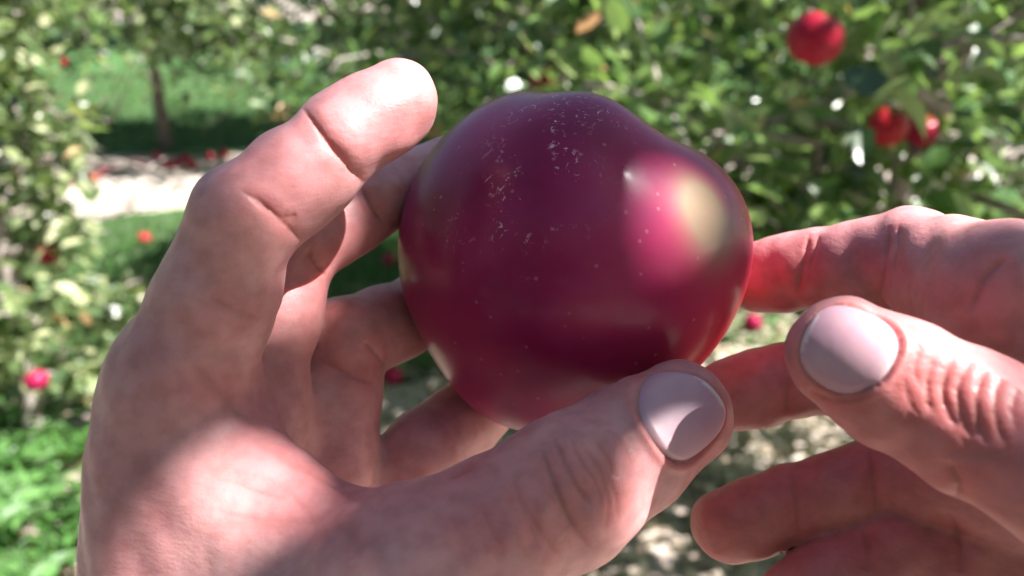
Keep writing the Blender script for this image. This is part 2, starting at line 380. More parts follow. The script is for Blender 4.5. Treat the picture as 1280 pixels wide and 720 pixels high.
def finish_hand(name, body, creases, nails, label, reds, bulges=()):
    V, Q = body.mesh()
    me = mesh_np('tmp', V, Q); ob = bpy.data.objects.new('tmp', me); COL.objects.link(ob)
    sm = ob.modifiers.new('s', 'SMOOTH'); sm.factor = .5; sm.iterations = 3
    su = ob.modifiers.new('u', 'SUBSURF'); su.levels = 1; su.render_levels = 1
    dg = bpy.context.evaluated_depsgraph_get(); ev = ob.evaluated_get(dg).to_mesh()
    V = np.empty(len(ev.vertices)*3, np.float32); ev.vertices.foreach_get('co', V); V = V.reshape(-1, 3).astype(float)
    Q = np.empty(len(ev.loops), np.int32); ev.loops.foreach_get('vertex_index', Q); Q = Q.reshape(-1, 4)
    bpy.data.objects.remove(ob, do_unlink=True)
    Nn = body.grad(V)
    disp = np.zeros(len(V)); line = np.zeros(len(V)); red = np.zeros(len(V))
    # broad unevenness under the skin
    ph = V*1000
    disp += .00022*(np.sin(ph[:, 0]*.33+ph[:, 2]*.21)*np.sin(ph[:, 1]*.27-ph[:, 2]*.31)+.6*np.sin(ph[:, 0]*.61-ph[:, 1]*.5+1)*np.sin(ph[:, 2]*.57))
    for px, py, rad, amt in bulges:
        h = body.see(px, py)
        if h is not None: disp += amt*np.exp(-((V-h)**2).sum(1)/(2*rad**2))
    for pts, dep, wid in creases:
        c2 = curve([(x, y) for x, y in pts], 10); C = [body.see(x, y) for x, y in c2]; C = np.array([c for c in C if c is not None])
        if len(C): C = C+np.random.default_rng(int(pts[0][0])).normal(0, .00006, C.shape)
        if len(C) < 2: continue
        jump = np.linalg.norm(np.diff(C, axis=0), axis=1); cut = [0]+list(np.where(jump > .005)[0]+1)+[len(C)]
        a0, b0 = max(zip(cut[:-1], cut[1:]), key=lambda ab: ab[1]-ab[0]); C = C[a0:b0]      # the longest stretch that stays on one finger
        if len(C) < 2: continue
        near = np.where(np.all((V > C.min(0)-wid*5) & (V < C.max(0)+wid*5), 1))[0]
        d, t = polydist(V[near], C)
        tp = np.clip(np.minimum(t, 1-t)*5, 0, 1)**.6
        w = wid*(.55+.45*tp)
        un = 1+.22*np.sin(t*9+pts[0][0])+.12*np.sin(t*23+pts[0][1])
        disp[near] -= dep*tp*(.50*un*np.exp(-(d/(w*.62))**1.4)+.30*np.exp(-(d/(w*2.6))**2))
        disp[near] += dep*.07*tp*np.exp(-((d-4*w)/(2*w))**2)
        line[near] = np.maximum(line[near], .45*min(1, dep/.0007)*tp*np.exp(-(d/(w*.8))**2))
        red[near] = np.maximum(red[near], .35*tp*np.exp(-(d/(w*4))**2))
    for px, py, rad, amt in reds:
        h = body.see(px, py)
        if h is not None: red += amt*np.exp(-((V-h)**2).sum(1)/(2*rad**2))
    nail_meshes = []
    for (cx, cy), axis, L_, W_, tiltn in nails:
        h = body.see(cx, cy); n0 = body.grad(h[None], .003)[0]
        if tiltn is not None: n0 = nrm(n0+tiltn)
        a = nrm(axis-n0*(axis@n0)); sdir = np.cross(a, n0)
        us, vs = np.meshgrid(np.linspace(-1, 1, 15), np.linspace(-.97, .97, 13)); us, vs = us.ravel(), vs.ravel(); H = []; keep = []
        for i, (u, v) in enumerate(zip(us, vs)):
            q = body.hit(h+a*u*L_/2+sdir*v*W_/2+n0*.006, -n0, 0, .016, .0003)
            if q is not None: H.append((q-h)@n0); keep.append(i)
        us, vs, H = us[keep], vs[keep], np.array(H)
        A = lambda u, v: np.stack([np.ones_like(u), u, v, u*u, v*v, u*v, v**4], -1)
        co, *_ = np.linalg.lstsq(A(us, vs), H, rcond=None)
        # the plate
        nr, na = 16, 72; pv = []; fr = []
        def sup(th):
            c, s_ = math.cos(th), math.sin(th); e = 2.6 if c > 0 else 2.3
            return (abs(c)**e+abs(s_)**e)**(-1/e)
        for ir in range(nr+1):
            for ia in range(na):
                th = 2*math.pi*ia/na; r = sup(th)*ir/nr; u, v = r*math.cos(th), r*math.sin(th)
                hh = (A(np.array([u]), np.array([v]))@co)[0]+.00045-(.0016 if ir == nr else 0)-(.0001 if ir == nr-1 else 0)
                pv.append(h+a*u*L_/2+sdir*v*W_/2+n0*hh)
                lun = math.exp(-(((u+.98)/.30)**2+(v/.55)**2)**2)*.45
                fr.append(1.0 if (u > .86-.10*v*v) else lun)
        fc = [[ir*na+ia, ir*na+(ia+1) % na, (ir+1)*na+(ia+1) % na, (ir+1)*na+ia] for ir in range(nr) for ia in range(na)]
        nail_meshes.append((np.array(pv), fc, fr))
        # bed and folds in the skin
        q = V-h; u = q@a/(L_/2); v = q@sdir/(W_/2); dn = q@n0
        near = (abs(u) < 1.8) & (abs(v) < 1.5) & (dn > -.012) & (dn < .006) & (Nn@n0 > -.1)
        rho = (abs(u)**2.5+abs(v)**2.5)**.4
        disp = np.where(near & (rho < 1.02), -.00035, disp)
        fold = near*np.exp(-((rho-1.12)/.085)**2)*np.clip((.75-u)*1.4, 0.0, 1)
        disp += .00042*fold*(rho >= 1.0)
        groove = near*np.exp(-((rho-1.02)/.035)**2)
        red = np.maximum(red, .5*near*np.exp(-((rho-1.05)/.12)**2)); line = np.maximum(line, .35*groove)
    V = V+Nn*disp[:, None]
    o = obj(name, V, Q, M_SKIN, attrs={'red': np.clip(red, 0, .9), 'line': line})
    tag(o, label, 'hand')
    for pv, fc, fr in nail_meshes: obj('fingernail', pv, fc, M_NAIL, parent=o, attrs={'free': fr})
    return o

def cw(x, y, d): return CAM+RT*x+UP*(-y)+FWD*d      # camera-frame metres: right, down, ahead

# ------------------------------------------------------------------ left hand, holding the apple
B = Body()
I_, M_, R_, L_ = P(222, 478, .165), P(318, 520, .180), P(402, 575, .196), P(470, 640, .212)
toR = nrm(RT*.9+FWD*.25)
iP, iD, iT = P(308, 272, .159), P(428, 172, .163), P(497, 122, .168)
B.fingers.append(finger([I_, iP, iD, iT], [.0126, .0105, .0090, .0080], pad=nrm(RT*.75-UP*.55+FWD*.1)))
B.fingers.append(finger([P(296, 520, .180), P(374, 308, .190), P(466, 252, .204), P(560, 205, .222)], [.0112, .0094, .0086, .0078], pad=nrm(RT*.7-UP*.6)))
B.fingers.append(finger([R_, P(432, 425, .201), P(528, 386, .222), P(600, 360, .244)], [.0116, .0106, .0098, .0086], pad=nrm(RT*.6-UP*.7)))
B.fingers.append(finger([L_, P(532, 562, .206), P(600, 505, .222), P(650, 470, .240)], [.0112, .0104, .0096, .0082], pad=nrm(RT*.6-UP*.5)))
iB, mB, rB, lB = P(158, 860, .170), P(215, 880, .185), P(275, 890, .200), P(330, 890, .213)
for a, b, ra, rb in ((I_, iB, .0125, .0125), (M_, mB, .0118, .0128), (R_, rB, .0115, .013), (L_, lB, .0112, .0125)):
    B.palm.append(seg(a, b, ra, rb, .008))
for q in ((I_, M_, mB), (I_, mB, iB), (M_, R_, rB), (M_, rB, mB), (R_, L_, lB), (R_, lB, rB)): B.palm.append(tri(*q, .0095, .005))
tM, tI, tT = P(505, 735, .145), P(712, 612, .155), P(848, 519, .166)
tC = P(255, 900, .150)
B.palm.append(seg(tC, tM, .0165, .0150, .008)); B.palm.append(seg(P(300, 860, .165), P(430, 760, .160), .015, .015, .010))
B.palm.append(tri(P(235, 505, .166), P(470, 700, .152), P(220, 800, .162), .0062, .010))
B.palm.append(tri(P(200, 560, .166), P(380, 720, .152), P(220, 860, .158), .0100, .012))
thumbn = -FWD
B.fingers.append(([seg(tM, (tM+tI)/2, .0153, .0138, .004), seg((tM+tI)/2, tI, .0138, .0140, .004), seg(tI, tI*.45+tT*.55, .0138, .0122, .004, nrm(FWD), .93),
                   seg(tI*.45+tT*.55, tT, .0122, .0112, .004, nrm(FWD), .86),
                   seg(tI*.3+tT*.7+FWD*.003, tT+FWD*.002, .0095, .0090, .004)], .010))
wr = cw(-.080, .108, .172); fa = cw(-.150, .235, .110)
for q in (iB, mB, rB, lB): B.palm.append(seg(q, wr, .013, .019, .010))
B.palm.append(seg(wr+RT*.010+FWD*.012, fa+RT*.012, .021, .030, .012)); B.palm.append(seg(wr-RT*.008-FWD*.010, fa-RT*.012, .020, .030, .012))
B.build(.0008)
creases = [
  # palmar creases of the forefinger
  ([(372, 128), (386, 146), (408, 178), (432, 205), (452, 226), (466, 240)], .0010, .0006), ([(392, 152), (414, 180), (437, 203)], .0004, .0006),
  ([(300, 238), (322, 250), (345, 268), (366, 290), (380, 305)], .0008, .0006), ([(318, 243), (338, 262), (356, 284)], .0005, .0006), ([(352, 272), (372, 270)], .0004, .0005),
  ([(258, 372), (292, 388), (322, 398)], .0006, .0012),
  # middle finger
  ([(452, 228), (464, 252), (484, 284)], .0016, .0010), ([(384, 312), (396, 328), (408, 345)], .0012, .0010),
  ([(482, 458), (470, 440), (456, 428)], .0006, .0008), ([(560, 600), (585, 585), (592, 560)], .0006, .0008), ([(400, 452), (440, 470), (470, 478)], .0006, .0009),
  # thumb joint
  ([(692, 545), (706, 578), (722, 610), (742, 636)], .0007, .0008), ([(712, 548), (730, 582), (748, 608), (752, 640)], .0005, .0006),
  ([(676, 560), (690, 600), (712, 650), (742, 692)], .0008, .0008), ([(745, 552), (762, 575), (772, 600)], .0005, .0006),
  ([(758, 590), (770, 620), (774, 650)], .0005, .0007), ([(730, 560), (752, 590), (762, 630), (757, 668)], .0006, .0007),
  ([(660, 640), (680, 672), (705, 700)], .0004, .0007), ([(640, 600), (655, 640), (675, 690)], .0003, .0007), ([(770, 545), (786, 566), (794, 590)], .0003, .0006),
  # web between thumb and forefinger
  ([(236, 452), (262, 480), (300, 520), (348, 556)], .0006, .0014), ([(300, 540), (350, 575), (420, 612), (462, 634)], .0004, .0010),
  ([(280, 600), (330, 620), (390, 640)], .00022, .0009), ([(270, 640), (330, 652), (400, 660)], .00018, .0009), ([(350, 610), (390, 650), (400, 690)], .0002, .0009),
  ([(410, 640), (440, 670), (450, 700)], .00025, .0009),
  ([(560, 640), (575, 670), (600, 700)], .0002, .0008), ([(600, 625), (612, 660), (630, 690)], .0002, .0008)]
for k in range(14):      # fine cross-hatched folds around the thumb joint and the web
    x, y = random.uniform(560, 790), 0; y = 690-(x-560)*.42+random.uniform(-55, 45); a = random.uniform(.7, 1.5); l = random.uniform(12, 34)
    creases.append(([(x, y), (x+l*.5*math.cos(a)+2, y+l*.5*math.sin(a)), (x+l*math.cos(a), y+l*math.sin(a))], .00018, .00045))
finish_hand('hand', B, creases,
    [((858, 519), tT-tI, .0192, .0162, nrm(RT*.25-UP*.35)*.25)],
    'left hand at the lower left gripping the held red apple with its thumb in front',
    [(505, 105, .008, .55), (720, 600, .010, .25), (880, 470, .008, .35), (330, 230, .009, .2), (350, 500, .02, .1), (560, 600, .012, .5), (430, 430, .012, .35), (420, 300, .012, .35)],
    bulges=[(300, 600, .016, .0012), (430, 560, .01, -.0010), (262, 430, .008, .0006)])

# ------------------------------------------------------------------ right hand, reaching in from the right
B = Body()
I_, M_, R_, L_ = P(1262, 372, .152), P(1285, 470, .168), P(1275, 600, .172), P(1268, 705, .178)
B.fingers.append(finger([I_, P(1135, 322, .184), P(1015, 336, .200), P(945, 343, .211)], [.0135, .0112, .0096, .0086], pad=nrm(-UP*.8-RT*.2-FWD*.3)))
B.fingers.append(finger([M_, P(1130, 447, .192), P(985, 476, .203), P(905, 492, .207)], [.0125, .0100, .0093, .0086], pad=nrm(-UP*.6-FWD*.5)))
B.fingers.append(finger([R_, P(1100, 600, .190), P(985, 632, .194), P(906, 655, .196)], [.0118, .0098, .0090, .0083], pad=nrm(-UP*.5-FWD*.6)))
B.fingers.append(finger([L_, P(1120, 692, .182), P(1040, 722, .183), P(990, 748, .184)], [.0112, .0090, .0083, .0076], pad=nrm(-UP*.5-FWD*.6)))
wr = cw(.172, .070, .135)
bases = [cw(.150, .040, .128), cw(.155, .050, .140), cw(.155, .062, .150), cw(.148, .075, .158)]
for a, b in zip((I_, M_, R_, L_), bases): B.palm.append(seg(a, b, .0125, .013, .008))
iB, mB, rB, lB = bases
for q in ((I_, M_, mB), (I_, mB, iB), (M_, R_, rB), (M_, rB, mB), (R_, L_, lB), (R_, lB, rB)): B.palm.append(tri(*q, .0098, .005))
tI, tT = P(1218, 530, .1335), P(1054, 438, .1395); tM = cw(.0985, .037, .116); tC = cw(.138, .057, .114)
B.palm.append(seg(tC, tM, .016, .0145, .008)); B.palm.append(tri(I_*.7+iB*.3, tM, tC, .0065, .010)); B.palm.append(seg(tC+FWD*.016, tM+FWD*.018+RT*.01, .014, .012, .01))
B.fingers.append(([seg(tM, (tM+tI)/2, .0132, .0114, .004), seg((tM+tI)/2, tI, .0114, .0116, .004), seg(tI, tI*.45+tT*.55, .0114, .0104, .004, nrm(FWD+UP*.0), .95),
                   seg(tI*.45+tT*.55, tT, .0102, .0093, .004, nrm(FWD), .90),
                   seg(tI*.3+tT*.7-UP*.003+FWD*.001, tT-UP*.0015+FWD*.001, .0088, .0082, .004)], .008))
for q in bases: B.palm.append(seg(q, wr, .0135, .019, .010))
fa = cw(.250, .190, .060)
B.palm.append(seg(wr+UP*.008, fa+UP*.012, .021, .030, .012)); B.palm.append(seg(wr-UP*.010, fa-UP*.010, .020, .030, .012))
B.build(.0008)
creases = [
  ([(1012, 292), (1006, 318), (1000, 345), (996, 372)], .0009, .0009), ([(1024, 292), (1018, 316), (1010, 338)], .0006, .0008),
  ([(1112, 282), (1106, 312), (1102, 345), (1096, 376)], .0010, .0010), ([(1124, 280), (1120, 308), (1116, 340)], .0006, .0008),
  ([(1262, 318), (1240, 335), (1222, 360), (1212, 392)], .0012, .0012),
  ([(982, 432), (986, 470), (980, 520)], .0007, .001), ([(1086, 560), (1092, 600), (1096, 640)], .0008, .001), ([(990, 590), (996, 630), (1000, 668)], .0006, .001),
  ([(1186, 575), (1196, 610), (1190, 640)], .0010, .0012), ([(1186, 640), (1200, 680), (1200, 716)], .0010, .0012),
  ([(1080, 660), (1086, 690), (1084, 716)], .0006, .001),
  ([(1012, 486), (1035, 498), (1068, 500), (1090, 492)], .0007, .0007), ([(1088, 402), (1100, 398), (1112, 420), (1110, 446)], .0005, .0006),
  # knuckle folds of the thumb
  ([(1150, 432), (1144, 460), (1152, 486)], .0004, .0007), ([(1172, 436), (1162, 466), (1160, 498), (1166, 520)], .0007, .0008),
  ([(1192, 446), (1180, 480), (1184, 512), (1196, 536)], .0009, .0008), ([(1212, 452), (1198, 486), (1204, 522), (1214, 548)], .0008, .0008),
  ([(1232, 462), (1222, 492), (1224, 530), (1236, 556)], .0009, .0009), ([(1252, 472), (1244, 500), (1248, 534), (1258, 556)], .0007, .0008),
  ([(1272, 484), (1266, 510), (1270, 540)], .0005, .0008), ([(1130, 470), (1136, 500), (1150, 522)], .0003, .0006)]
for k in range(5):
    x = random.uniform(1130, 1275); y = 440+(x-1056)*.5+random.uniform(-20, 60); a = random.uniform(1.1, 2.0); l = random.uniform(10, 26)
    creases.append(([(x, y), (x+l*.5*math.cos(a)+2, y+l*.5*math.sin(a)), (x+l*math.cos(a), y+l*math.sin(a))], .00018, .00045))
finish_hand('hand', B, creases,
    [((1062, 427), tT-tI, .0148, .0136, nrm(UP)*.35)],
    'right hand reaching in from the right edge with thumb and fingertips beside the apple',
    [(1010, 450, .008, .5), (960, 335, .009, .5), (1210, 500, .011, .3), (900, 660, .010, .6), (940, 480, .012, .5), (1150, 330, .012, .3), (1240, 600, .03, .35), (1040, 610, .015, .3), (1100, 690, .015, .3)])

# ------------------------------------------------------------------ the held apple
def apple_mesh(R, lobes=.03, cav=.30, nth=160, nph=120, seed=0, taper=.10, lobeph=0.0, squash=.95, notch=0.0):
    "local axis +Z runs through the stem bowl"
    th = np.linspace(0, 2*np.pi, nth, endpoint=False); ph = np.linspace(0.0, np.pi, nph)
    T, Ph = np.meshgrid(th, ph)
    lob = 1+lobes*np.cos(5*T+lobeph)*np.clip(np.cos(Ph)*.5+.5, 0, 1)*np.sin(Ph)**.6 + .5*lobes*np.cos(2*T+1.0+seed)*np.sin(Ph)+notch*np.sin(Ph)**2*np.exp(-((Ph-.75)/.5)**2)*np.cos(2*T)
    r = R*lob*(1+taper*np.cos(Ph)*.7)
    rho = r*np.sin(Ph); z = r*np.cos(Ph)*squash
    z = z-cav*R*np.exp(-(rho/(R*.30))**2)*(Ph < 1.6)+.03*R*np.exp(-(rho/(R*.22))**2)*(Ph > 1.6)
    V = np.stack([rho*np.cos(T), rho*np.sin(T), z], -1)
    bowl = np.exp(-(rho/(R*.27))**2)*(Ph < 1.6)
    V = V.reshape(-1, 3); idx = np.arange(nth*nph).reshape(nph, nth)
    a, b = idx[:-1], idx[1:]
    Q = np.stack([a, b, np.roll(b, -1, 1), np.roll(a, -1, 1)], -1).reshape(-1, 4)
    return V, Q, bowl.ravel()
def basis(z, xh):
    z = nrm(z); x = nrm(xh-z*(xh@z)); return np.stack([x, np.cross(z, x), z], 1)
AC = P(703, 338, .203)
V, Q, bowl = apple_mesh(.0418, lobes=.035, cav=.42, nth=260, nph=200, taper=.13, squash=.97, lobeph=2.2, notch=.0)
Bz = basis(RT*.30+UP*.92+FWD*.14, RT)
Vw = V@Bz.T+AC
# two swollen shoulders with a saddle between them, as in the photograph
def bump(pt, rad, amt):
    global Vw
    d = nrm(pt-AC); q = Vw-AC; qn = q/np.linalg.norm(q, axis=1, keepdims=True)
    Vw = Vw+qn*(amt*np.exp(-((qn-d)**2).sum(1)/(2*rad**2)))[:, None]
bump(AC-RT*.30-UP*.95, .36, .0062); bump(AC+RT*.90+UP*.30-FWD*.25, .38, .0026); bump(AC-RT*.10+UP*1-FWD*.15, .35, .0022); bump(AC+RT*.47+UP*.88-FWD*.05, .21, -.0098); bump(AC+RT*.78+UP*.62, .25, -.0022)
cpx, cpy, _ = proj(Vw)
qn = (Vw-AC)/np.linalg.norm(Vw-AC, axis=1, keepdims=True)
def blob(v, rad, amt=1):
    v = nrm(v); return amt*np.exp(-((qn-v)**2).sum(1)/(2*rad**2))
scuff = np.clip(blob(-RT*.30+UP*.34-FWD*.85, .19, 1.0)+blob(-RT*.05+UP*.72-FWD*.6, .17, 1.0)+blob(-RT*.1+UP*.5-FWD*.8, .12, .6), 0, 1)
sunny = np.clip(blob(RT*.95-UP*.45-FWD*.2, .40, 1.1), 0, 1); pale = np.clip(blob(RT*.62+UP*.33-FWD*.70, .10, .9)+blob(RT*.70+UP*.18-FWD*.69, .12, .8), 0, .75)
AP = obj('apple', Vw, Q, M_APPLE, attrs={'bowl': bowl, 'scuff': scuff, 'sunny': sunny, 'pale': pale}, origin=AC)
tag(AP, 'large dark red apple held up between the two hands with pale scuffs', 'apple')

def tube_mesh(path, rad, ns=8):
    path = np.array(path, float); n = len(path); rad = np.broadcast_to(rad, n)
    T = np.gradient(path, axis=0); T /= np.linalg.norm(T, axis=1, keepdims=True)+1e-9
    ref = np.array([.31, .17, .93]) if abs(T[0]@np.array([.31, .17, .93])) < .9 else np.array([1., 0, 0])
    V = []; u = np.cross(T[0], ref); u /= np.linalg.norm(u)
    for i in range(n):
        u = nrm(u-T[i]*(u@T[i])); v = np.cross(T[i], u)
        for k in range(ns):
            a = 2*math.pi*k/ns; V.append(path[i]+rad[i]*(math.cos(a)*u+math.sin(a)*v))
    Fc = [[i*ns+k, i*ns+(k+1) % ns, (i+1)*ns+(k+1) % ns, (i+1)*ns+k] for i in range(n-1) for k in range(ns)]
    Fc += [list(range(ns))[::-1], [(n-1)*ns+k for k in range(ns)]]
    return np.array(V), Fc
ax = Bz[:, 2]
sv, sf = tube_mesh([AC+ax*(.0405*t)+RT*.002*t*t for t in np.linspace(.58, .93, 8)], np.linspace(.0011, .0016, 8)); obj('stem', sv, sf, M_STEM, parent=AP)

# ------------------------------------------------------------------ leaves, trees
LX = np.array([[0, 0, 0], [-.26, .30, .06], [0, .33, -.03], [.26, .30, .06], [-.25, .68, .05], [0, .68, -.05], [.25, .68, .05], [0, 1, -.10]])
LF = [(0, 2, 1, 1), (0, 3, 2, 2)]
LQ = np.array([[0, 2, 1], [0, 3, 2], [1, 2, 5], [1, 5, 4], [2, 3, 6], [2, 6, 5], [4, 5, 7], [5, 6, 7]])
def leaves(pos, size, r, droop=.35, wide=1.0, outd=None, tone=None):
    n = len(pos)
    az = r.uniform(0, 2*np.pi, n); d = np.stack([np.cos(az), np.sin(az), r.normal(-droop, .45, n)], 1)
    if outd is not None: d = d+outd*.9
    d /= np.linalg.norm(d, axis=1, keepdims=True)
    up = np.stack([r.normal(0, .55, n), r.normal(0, .55, n), np.ones(n)], 1)
    s = np.cross(d, up); s /= np.linalg.norm(s, axis=1, keepdims=True); nn = np.cross(s, d)
    sz = size*r.uniform(.6, 1.25, n); curl = r.uniform(-.4, 2.2, n)
    Vl = pos[:, None]+(LX[None, :, 0, None]*s[:, None]*wide+LX[None, :, 1, None]*d[:, None]+(LX[None, :, 2, None]*nn[:, None])*curl[:, None, None])*sz[:, None, None]
    Q = (LQ[None]+8*np.arange(n)[:, None, None]).reshape(-1, 3)
    if tone is None: tone = np.clip(r.beta(1.6, 2.2, n), 0, .88); odd = r.random(n) < .025; tone[odd] = r.uniform(.93, 1, odd.sum())
    return Vl.reshape(-1, 3), Q, np.repeat(tone, 8)
def dense(p): return np.stack([np.interp(np.linspace(0, len(p)-1, 120), np.arange(len(p)), p[:, k]) for k in range(3)], 1)
def make_tree(name, base, H, crown_lo, rad, nlimb, nleaf, lsize, seed, label, group, mbark=None, mleaf=None, lean=(0, 0), tr=.03, keep=None, extra=None, vkeep=None):
    r = np.random.default_rng(seed); base = np.array([base[0], base[1], 0.])
    root = empty(name, base); tag(root, label, 'tree', group)
    mbark = mbark or M_BARK; mleaf = mleaf or M_LEAF
    t = np.linspace(0, 1, 14); wob = np.cumsum(r.normal(0, .012, (14, 2)), 0)
    tp = np.stack([base[0]+lean[0]*t+wob[:, 0], base[1]+lean[1]*t+wob[:, 1], t*H*.93-.03], 1)
    v, f = tube_mesh(tp, tr*(1-.75*t)+.003); obj('trunk', v, f, mbark, parent=root)
    TV, TF, off = [], [], 0; tips = []; nd = []
    for i in range(nlimb):
        h = crown_lo+(H*.95-crown_lo)*((i+.5)/nlimb); tt = h/(H*.93); tt = min(tt, 1)
        st = np.array([np.interp(tt, t, tp[:, k]) for k in range(3)])
        a = i*2.399+r.uniform(-.4, .4); env = rad*(.45+.75*math.sin(math.pi*min(1, max(0, (h-crown_lo)/(H-crown_lo))*.8+.2)))
        ln = env*r.uniform(.7, 1.05); dr = np.array([math.cos(a), math.sin(a), r.uniform(.05, .5)])
        s = np.linspace(0, 1, 9)[:, None]; side = np.cumsum(r.normal(0, .02, (9, 3)), 0)*ln*2
        pth = st+dr*ln*s+side+np.array([0, 0, -.30])*ln*s**2
        if vkeep is not None and not vkeep(dense(pth), tr*.3).all(): continue
        v, f = tube_mesh(pth, np.linspace(tr*.42, .003, 9), 6); TV.append(v); TF += [[q+off for q in ff] for ff in f]; off += len(v)
        tips.append(pth)
        for j in range(5):
            k = r.integers(2, 9); q0 = pth[k]; d2 = nrm(r.normal(0, 1, 3)*[1, 1, .6]+dr*.5); l2 = ln*r.uniform(.25, .5)
            s2 = np.linspace(0, 1, 6)[:, None]; p2 = q0+d2*l2*s2+np.array([0, 0, -.25])*l2*s2**2
            if vkeep is not None and not vkeep(dense(p2), .002).all(): continue
            v, f = tube_mesh(p2, np.linspace(tr*.16+.001, .0015, 6), 5); TV.append(v); TF += [[q+off for q in ff] for ff in f]; off += len(v)
            tips.append(p2)
    obj('branches', np.concatenate(TV), TF, mbark, parent=root)
    allp = np.concatenate([np.array([[np.interp(x, np.arange(len(p)), p[:, k]) for k in range(3)] for x in np.linspace(len(p)*.2, len(p)-1, 14)]) for p in tips])
    pick = allp[r.integers(0, len(allp), nleaf)]; pos = pick+r.normal(0, rad*.075, (nleaf, 3))
    if keep is not None: pos = pos[keep(pos)]
    if extra is not None: pos = np.concatenate([pos, extra]); i0 = len(pos)-len(extra); ar = np.arange(len(pos)); lsize = np.where(ar < i0, lsize, np.where(ar < i0+6500, .021, .014))
    v, q, tone = leaves(pos, lsize, r)
    if vkeep is not None:
        mid = v.reshape(-1, 8, 3); tw = np.linspace(0, 1, 4)[None, :, None]      # test the outline and the midrib of each leaf
        fine = np.concatenate([mid, mid[:, :1]*(1-tw)+mid[:, 7:]*tw, (mid[:, 1:2]+mid[:, 4:5])/2, (mid[:, 3:4]+mid[:, 6:7])/2, (mid[:, 2:3]+mid[:, 1:2])/2, (mid[:, 5:6]+mid[:, 6:7])/2], 1)
        ok = vkeep(fine.reshape(-1, 3)).reshape(len(mid), -1).all(1)
        v = mid[ok].reshape(-1, 3); tone = tone.reshape(-1, 8)[ok].ravel(); q = (LQ[None]+8*np.arange(ok.sum())[:, None, None]).reshape(-1, 3)
    obj('crown', v, q, mleaf, parent=root, attrs={'tone': tone}, smooth=False)
    return root
def copy_tree(o, parent=None):
    c = o.copy(); COL.objects.link(c)
    if parent is not None: c.parent = parent
    for ch in list(o.children): copy_tree(ch, c)
    return c

# keep the leaves of the near trees clear of the hands
def clear(p): 
    q = p-CAM; d = q@FWD; return (np.linalg.norm(q, axis=1) > .95)
def clear_right(p):
    x, y, d = proj(p); return clear(p) & ~((d > 0) & (x < 330) & (y > 40)) & ~((y > 395) & (x < 1150))
make_tree('apple_tree', (.98, 1.95), 1.98, .62, 1.05, 32, 8500, .072, 3, 'dense leafy apple tree filling the upper right behind the right hand', None, tr=.04, keep=clear_right)
make_tree('apple_tree', (.10, 3.3), 2.2, .80, .95, 28, 9000, .068, 4, 'apple tree in the middle directly behind the held apple', None, tr=.035, keep=clear_right)
make_tree('apple_tree', (-1.48, 2.15), 2.0, .30, .47, 32, 8000, .056, 5, 'slender young apple tree with pale trunk at the left edge', None, M_BARK, M_LEAFP, tr=.028, lean=(.02, .1), keep=lambda p: clear(p) & ((proj(p)[1] > 345) | (proj(p)[1] < 30) | (proj(p)[0] < 110)))
make_tree('apple_tree', (-3.0, 5.0), 2.7, 1.22, .95, 24, 5500, .070, 8, 'leafy apple tree across the grass whose crown fills the top left', None, tr=.03)
make_tree('apple_tree', (1.5, 3.9), 2.3, .8, .9, 26, 6000, .066, 9, 'apple tree standing behind the dense tree on the right', None, tr=.035)
# unseen tree added over the hands, its leaves culled and filled to shape their dapples
SD = sd; su = nrm(np.cross(SD, UP)); sv_ = np.cross(SD, su)
LIT = [((1120, 395, .128), .003), ((1180, 435, .128), .006), ((962, 308, .200), .007), ((1050, 285, .190), .005), ((1130, 275, .178), .007), ((1240, 285, .16), .006),
       ((862, 250, .168), .001), ((520, 95, .160), .005), ((400, 185, .152), .001), ((275, 650, .150), .003), ((215, 690, .152), .001)]
LITP = [((P(*g)-CAM)@su, (P(*g)-CAM)@sv_, rad) for g, rad in LIT]
def overhang(p): return clear(p) & (p[:, 2] > 1.62)
def holes(v, pad=0.0):  # cuts away leaves and twigs so sun reaches the chosen spots
    q = v-CAM; a, b = q@su, q@sv_; ok = np.ones(len(v), bool)
    for ga, gb, rad in LITP: ok &= (a-ga)**2+(b-gb)**2 > (rad+.006+pad)**2
    return ok
rx = np.random.default_rng(99); nx = 6500
hx = np.stack([P(x, y, d) for x, y, d in zip(rx.uniform(20, 1330, nx), rx.uniform(-60, 800, nx), rx.uniform(.13, .22, nx))])+SD*rx.uniform(1.25, 2.1, (nx, 1))  # loose small leaves added along the sun rays to shade the hands
for x, y, d in ((830, 510, .158), (890, 500, .16), (790, 545, .152), (760, 620, .147), (300, 430, .16), (850, 470, .16), (835, 500, .158), (860, 520, .16), (800, 560, .152), (765, 590, .148), (800, 625, .15), (730, 540, .15), (800, 340, .163), (760, 280, .163), (840, 380, .17)):
    hx = np.concatenate([hx, P(x, y, d)+SD*rx.uniform(1.25, 1.9, (180, 1))+rx.normal(0, .005, (180, 3))])
make_tree('apple_tree', (1.3, .02), 3.4, 1.75, .80, 60, 5000, .050, 17, 'unseen apple tree added close on the right, boughs shaped to shade the hands', None, tr=.04, keep=overhang, extra=hx, vkeep=holes)
T0 = make_tree('apple_tree', (-2.95, 6.75), 3.0, .80, 1.25, 28, 13000, .085, 11, 'far apple tree with dark open trunk just left of the forefinger', 'apple trees across the grass alley', M_BARKD, M_LEAF_FAR, tr=.06)
T1 = make_tree('apple_tree', (-5.1, 6.5), 3.0, .80, 1.25, 28, 13000, .085, 12, 'far apple tree behind the slender tree at the left edge', 'apple trees across the grass alley', M_BARKD, M_LEAF_FAR, tr=.06)
far = [((-.9, 7.0), 'far apple tree showing over the forefinger tip'), ((1.2, 7.2), 'far apple tree mostly hidden behind the middle tree'), ((3.5, 7.5), 'far apple tree hidden behind the dense tree on the right'), ((5.8, 7.8), 'rightmost far apple tree behind the dense right tree')]
